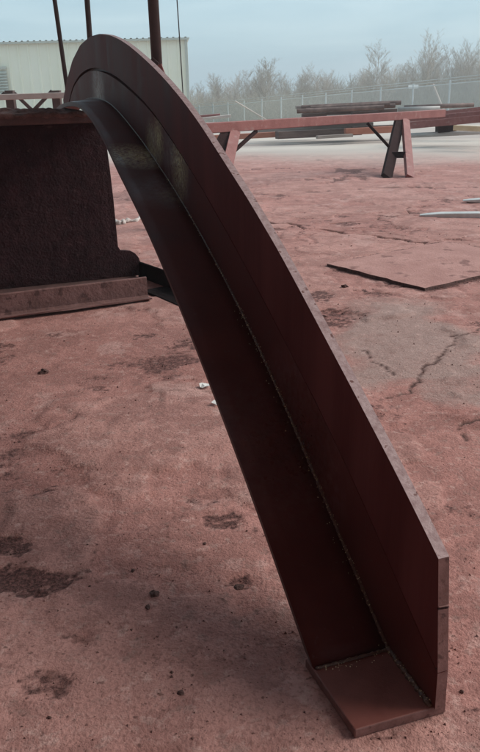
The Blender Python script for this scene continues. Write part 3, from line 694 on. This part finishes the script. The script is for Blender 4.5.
hbar('timber', MT['wood_yellow'], (455, 127.7, 13.9), (497, 129.6, 13.3), .11, .085, 'fresh yellow timber lying right of the maroon block', 'timber')
mb = MB(); mb.tube([V(408, 135.6, 15.0), V(497, 131.3, 14.6)], .045, 12); tag(mb.build('pipe', MT['pipe_grey'], smooth=True), 'long pale grey pipe lying on the yard below the pink beams', 'pipe')
hbar('plank', MT['rail'], (199, 119.3, 19), (231, 115.8, 19), .3, .06, 'pale pink plank seen over the left end of the sawhorse', 'plank')
hbar('plank', MT['pink'], (200, 116.4, 19.3), (220, 114.6, 19.3), .3, .05, 'reddish plank behind the pale pink plank at left', 'plank')
for px, lb in ((206, 'dark trestle block carrying the left end of the pale planks'), (223, 'dark trestle block carrying the right end of the pale planks')):
    p = V(px, 118, 19.1); tag(MB().bar(Vector((p.x, p.y, dip(19.1))), Vector((p.x, p.y, V(px, 118.6, 19.1).z-.04)), .2, .4).build('support_block', MT['pink']), lb, 'support block', 'blocks under the pale planks')

# ================================================================ RAIL STAND BEHIND THE BEAM
YR = 11.0
rs = empty('guard_rail', Vector((V(30, 97, YR).x, YR, 0)), 'pale rail on brown posts with slanting braces seen over the beam', 'guard rail')
MB().bar(V(-60, 99.0, YR-.09), V(66, 95.2, YR-.09), .05, .075, bev=.006).build('rail', MT['rail'], rs)
for px in (-38, 9.5, 56):
    t = V(px, 90.5, YR); bt = Vector((t.x, YR, 0))
    MB().bar(bt, t, .12, .10, up=Vector((0, 1, 0)), bev=.01).build('post', MT['post_brown'], rs)
for (x0, y0, x1, y1) in ((14, 93, 34, 112), (52, 91, 32, 112), (-34, 94, -16, 112), (5, 93, -16, 112)):
    MB().bar(V(x0, y0, YR+.03), V(x1, y1, YR+.03), .035, .045).build('brace', MT['post_brown'], rs)

# ================================================================ BUILDING
YB = 49
bR = V(186.5, 60, YB).x; zE = V(100, 40.3, YB).z
bld = empty('metal_building', Vector((bR, YB, 0)), 'long cream metal clad building with a louvred vent at the far left', 'building')
mb = MB(); zb = -2.6; bl = -46
ribs = []; x = bR
prof = []
while x > bl:
    for dx, dy in ((0, 0), (.40, 0), (.44, .05), (.52, .05), (.56, 0)):
        prof.append((x-dx, YB-dy))
    x -= .60
vs = [Vector((p[0], p[1], zb)) for p in prof]+[Vector((p[0], p[1], zE)) for p in prof]; n = len(prof)
mb.add(vs, [[i, i+1, n+i+1, n+i] for i in range(n-1)])
mb.add([Vector((bR, YB, zb)), Vector((bR-2.2, YB+22, zb)), Vector((bR-2.2, YB+22, zE-.7)), Vector((bR-1.1, YB+11, zE-.35)), Vector((bR, YB, zE))], [[0, 1, 2, 3, 4]])
mb.build('wall', MT['clad'], bld, flip=False)
MB().bar(Vector((bR+.02, YB-.06, zb)), Vector((bR+.02, YB-.06, zE)), .16, .16, up=Vector((0, 1, 0))).build('corner_trim', MT['louver'], bld)
mb = MB(); prof = []; x = bR+.25
while x > bl:
    for dx, dz in ((0, 0), (.16, 0), (.20, .05), (.28, .05), (.32, 0)): prof.append((x-dx, zE+.02+dz))
    x -= .36
n = len(prof); vs = [Vector((p[0], YB-.28, p[1])) for p in prof]+[Vector((p[0]-1.1, YB+11, p[1]-.35)) for p in prof]+[Vector((p[0]-2.2, YB+22, p[1]-.7)) for p in prof]
mb.add(vs, [[r*n+i, r*n+i+1, (r+1)*n+i+1, (r+1)*n+i] for r in range(2) for i in range(n-1)]); mb.build('roof', MT['roofm'], bld, flip=False)
MB().bar(Vector((bR+.2, YB-.27, zE-.04)), Vector((bl, YB-.27, zE-.04)), .08, .11).build('eave_gutter', MT['louver'], bld)
lx0, lx1 = V(-26, 80, YB).x, V(8, 80, YB).x; lz0, lz1 = V(4, 97, YB).z, V(4, 68, YB).z
lv = MB(); lv.bar(Vector((lx0, YB-.12, lz1)), Vector((lx1, YB-.12, lz1)), .16, .16)
vent = lv.build('louver_vent', MT['louver'], bld)
for k in range(9):
    z = lz0+(lz1-lz0-.15)*k/9
    MB().add([Vector((lx0, YB-.08, z+.17)), Vector((lx1, YB-.08, z+.17)), Vector((lx1, YB-.2, z)), Vector((lx0, YB-.2, z)), Vector((lx0, YB-.08, z+.15)), Vector((lx1, YB-.08, z+.15)), Vector((lx1, YB-.19, z-.01)), Vector((lx0, YB-.19, z-.01))],
             [[0, 1, 2, 3], [4, 5, 6, 7], [0, 1, 5, 4], [2, 3, 7, 6]]).build('slat', MT['louver'], vent)

# ================================================================ FENCE
pR, pL = V(480, 75, 45), V(200, 104, 80)
fd = Vector((pL.x-pR.x, pL.y-pR.y, 0)); flen = fd.length; fd /= flen
fp = lambda t: Vector((pR.x, pR.y, 0))+fd*t
def ftop(t): return pR.z+(pL.z-pR.z)*t/flen
t0, t1 = -11, flen+9
fen = empty('chain_link_fence', fp(15)+up_*float(dip(fp(15).y)), 'grey chain link fence with wire along its top crossing the yard before the trees', 'fence')
k = 0; t = t0
posts = []
while t < t1: posts.append(t); t += 3.35
for t in posts:
    p = fp(t); MB().tube([p+up_*(float(dip(p.y))-.2), p+up_*(ftop(t)-.10)], .055, 8).build('post', MT['galv'], fen)
for dz, r, nm in ((-.32, .028, 'top_rail'), (-.15, .012, 'top_wire'), (0, .016, 'top_wire')):
    MB().tube([fp(t)+up_*(ftop(t)+dz) for t in posts], r, 6).build(nm, MT['galv'], fen)
wm = MB(); tw = .010; t = t0; sd3 = fd
while t < t1:
    for sgn in (1, -1):
        za = float(dip(fp(t).y)); zt = ftop(t)-.33; hh2 = zt-za
        tb = t; te = t+sgn*hh2
        a1, b1 = fp(tb)+up_*za, fp(te)+up_*(ftop(te)-.33)
        wm.add([a1-sd3*tw, a1+sd3*tw, b1+sd3*tw, b1-sd3*tw], [[0, 1, 2, 3]])
    t += .11
wm.build('wire_mesh', MT['galv'], fen, flip=False)
for (x0, y0, x1, y1, Yd) in ((235, 101, 270, 122, 67), (433, 84, 444, 111, 49.5)):
    MB().tube([V(x0, y0, Yd), V(x1, y1, Yd)], .06, 6).build('brace', MT['rail'], fen)
p = V(413.5, 87, 52); MB().bar(p-Vector((.33, 0, -.02)), p+Vector((.33, 0, .02)), .02, .22).build('small_plate', MT['white'], fen)

# ================================================================ TREES
def tree_mesh(seed, h, spread):
    g = random.Random(seed); tr = MB(); cw = MB()
    def limb(p, d, ln, r, depth):
        n = 4; pts = [Vector(p)]; q = Vector(p); dd = Vector(d)
        for i in range(n):
            dd = (dd+Vector((g.uniform(-.2, .2), g.uniform(-.2, .2), g.uniform(0, .2)))).normalized(); q = q+dd*ln/n; pts.append(Vector(q))
        cw.tube(pts, [r*(1-.6*i/n) for i in range(n+1)], 3, cap=False)
        if depth >= 3: return
        for b_ in range((0, 8, 6)[depth]):
            t = g.uniform(.2, 1); k = min(int(t*n), n-1); pp = pts[k].lerp(pts[k+1], t*n-k)
            az = g.uniform(0, 2*PI); tl = g.uniform(.4, .95); o = dd.orthogonal().normalized(); o2 = dd.cross(o)
            nd = (dd*math.cos(tl)+(o*math.cos(az)+o2*math.sin(az))*math.sin(tl)).normalized()
            limb(pp, nd, ln*g.uniform(.3, .55)*(1.1-.4*t), max(r*.5, .009), depth+1)
    pts = [Vector((0, 0, -.2))]; dd = Vector((g.uniform(-.06, .06), g.uniform(-.06, .06), 1)); n = 8
    for i in range(n):
        dd = (dd+Vector((g.uniform(-.09, .09), g.uniform(-.09, .09), .05))).normalized(); pts.append(pts[-1]+dd*h*.93/n)
    tr.tube(pts, [h*.0095*(1-.8*i/n)+.006 for i in range(n+1)], 5, cap=False)
    for b_ in range(32):
        t = g.uniform(.22, 1)**.8; k = min(int(t*n), n-1); pp = pts[k].lerp(pts[k+1], t*n-k); az = g.uniform(0, 2*PI); tl = g.uniform(.5, 1.15)*spread
        limb(pp, Vector((math.cos(az)*math.sin(tl), math.sin(az)*math.sin(tl), math.cos(tl))), h*(.20+.22*(1-t))*g.uniform(.7, 1.15), h*.0042*(1.15-t)+.006, 1)
    mz = max(v.z for v in cw.v); k = h/mz
    for m_ in (tr, cw): m_.v = [v*k for v in m_.v]
    return tr, cw
protos = []
def mk(mb, nm):
    me = bpy.data.meshes.new(nm); me.from_pydata([tuple(v) for v in mb.v], [], mb.f); me.update(); me.materials.append(MT['bark']); return me
for sd_i in range(6):
    tr, cw = tree_mesh(40+sd_i, 10, .8+.12*(sd_i % 3)); protos.append((mk(tr, 'trunk'), mk(cw, 'crown')))
def put_tree(px, ytop, Yd, kind, label, group='bare trees beyond the fence', wide=1.0):
    top = V(px, ytop, Yd); base = float(dip(Yd)); k = (top.z-base)/10
    o = empty('bare_tree', (top.x, Yd, base), label, 'tree', group); o.scale = (k*wide, k*wide, k); o.rotation_euler.z = rnd.uniform(0, 6.28)
    for me_, nm in zip(protos[kind], ('trunk', 'crown')):
        c_ = bpy.data.objects.new(nm, me_); COL.objects.link(c_); c_.parent = o
big = [(428, 27, 92, 0, 'tallest bare tree, rising above the pink beams right of the pipe stack', 1.1),
       (379, 38, 90, 1, 'second tallest bare tree, rising behind the ends of the rusty pipes', 1.0),
       (466, 36, 95, 2, 'tall bare tree at the right picture edge beside the tallest one', 1.0),
       (262, 57, 88, 3, 'broad bare tree left of the pale slanting fence brace top', 1.25),
       (308, 60, 95, 4, 'bare tree standing above the left end of the pipe stack', 1.1)]
for px, yt, Yd, kd, lb, wd in big: put_tree(px, yt, Yd, kd, lb, wide=wd)
shared = 'small bare grey tree in the thicket row beyond the chain link fence'
for i in range(74):
    px = 184+i*4.25+rnd.uniform(-4, 4)
    yt = np.interp(px, [186, 230, 270, 330, 345, 400, 440, 490], [86, 74, 68, 70, 74, 62, 48, 46])+rnd.uniform(-7, 9)
    put_tree(px, yt, rnd.uniform(88, 125), rnd.randrange(6), shared, wide=rnd.uniform(.8, 1.2))
# thicket: thin shoots too many to count
th = MB(); g2 = random.Random(77)
for i in range(7600):
    Yd = g2.uniform(86, 128); px = g2.uniform(150, 520)
    hmax = np.interp(px, [150, 200, 300, 400, 520], [3.9, 4.3, 4.8, 6.0, 6.4])
    p = V(px, 100, Yd); h = hmax*g2.uniform(.35, 1)*g2.uniform(.7, 1.1); b0 = Vector((p.x, Yd, float(dip(Yd))))
    lean = Vector((g2.gauss(0, .16), g2.gauss(0, .16), 1)); m1 = b0+lean*h*.5+Vector((g2.gauss(0, .1), 0, 0)); e_ = b0+lean*h+Vector((g2.gauss(0, .35), 0, 0))
    th.tube([b0, m1, e_], [.03, .02, .010], 3, cap=False)
    for _ in range(2):
        tt = g2.uniform(.3, .9); s_ = b0.lerp(e_, tt); th.tube([s_, s_+Vector((g2.gauss(0, .5), g2.gauss(0, .5), g2.uniform(.3, .9)))], [.014, .009], 3, cap=False)
o = th.build('thicket', MT['bark_tan'], flip=False); tag(o, 'tan leafless thicket under the bare trees beyond the fence', 'thicket', kind='stuff')

# ================================================================ SHED (unseen roof and walls, put up to shade the near ground) AND WHAT HANGS FROM ITS EAVE
RE, RH = 6.25, 6.4
shd = empty('shade_shed', Vector((0, -10, 0)), 'open fronted steel shed, unseen roof and walls added to shade the near ground', 'shed')
MB().bar(Vector((-13, (RE-10)/2, RH+.1)), Vector((5, (RE-10)/2, RH+.1)), RE+10, .1).build('roof', MT['shed_in'], shd)  # unseen roof, added to shade the near ground
MB().bar(Vector((-13, -10, RH/2)), Vector((5, -10, RH/2)), .1, RH).build('wall', MT['shed_in'], shd)  # unseen wall, added for shade
MB().bar(Vector((-13, -10, RH/2)), Vector((-13, RE, RH/2)), .1, RH-.01).build('wall', MT['shed_in'], shd)  # unseen wall, added for shade
pc = V(157, 66, 6.1)
t_ = V(153, 0, 6.1); d_ = (t_-pc); tp = pc+d_*((RH+.04-pc.z)/d_.z); bt = pc-d_*(pc.z/d_.z)
MB().tube([bt, tp], .041, 14).build('column', MT['column'], shd, smooth=True)
MB().bar(V(150.5, 60, 6.0), V(157, 66, 6.0), .04, .05).build('column_hook', MT['column'], shd)
MB().bar(V(157, 65.5, 6.04), V(160.5, 75, 6.04), .05, .07).build('column_clamp', MT['pink'], shd)
def hang(name, a, b, Yd, r, label, cat, m, low):
    p0, p1 = V(*a, Yd), V(*b, Yd); d_ = p1-p0
    top = p0-d_*((RH-p0.z)/-d_.z) if False else p0+d_*((RH-p0.z)/d_.z); bot = p0+d_*((low-p0.z)/d_.z)
    tag(MB().tube([bot, top], r, 8).build(name, m, smooth=True), label, cat)
hang('steel_rod', (54.5, 0), (66, 81), 6.15, .0165, 'thin dark slanting rod hanging behind the beam, left of the bracket crest', 'rod', MT['rod'], .25)
hang('steel_rod', (87, 0), (89.5, 35), 6.2, .0205, 'thicker dark rod hanging behind the top of the bracket crest', 'rod', MT['rod'], .25)
mb = MB(); pts = [V(*q, 6.2) for q in ((177, 0), (179, 30), (181.5, 70), (183, 95), (185, 130))]; d_ = pts[0]-pts[1]
pts = [pts[0]+d_*((RH-pts[0].z)/d_.z)]+pts
mb.tube(pts, .0045, 6); tag(mb.build('cable', MT['rod'], smooth=True), 'thin grey cable hanging beside the brown column', 'cable')

# ================================================================ AIR
hz = bpy.data.materials.new('pale_air'); hz.use_nodes = True; nt = hz.node_tree; nt.nodes.clear()
vo = N(nt, 'ShaderNodeVolumePrincipled'); vo.inputs['Color'].default_value = (.93, .96, 1, 1); vo.inputs['Density'].default_value = HAZE = .0029; vo.inputs['Anisotropy'].default_value = .2
ou = N(nt, 'ShaderNodeOutputMaterial'); L(nt, vo, 0, ou, 'Volume')
mb = MB(); mb.prism([Vector((-290, -13, -3.6)), Vector((290, -13, -3.6)), Vector((290, 380, -3.6)), Vector((-290, 380, -3.6))], (0, 0, 17))
o = mb.build('haze', hz); o['kind'] = 'stuff'; tag(o, 'thin pale air between the yard and the far trees', 'haze')
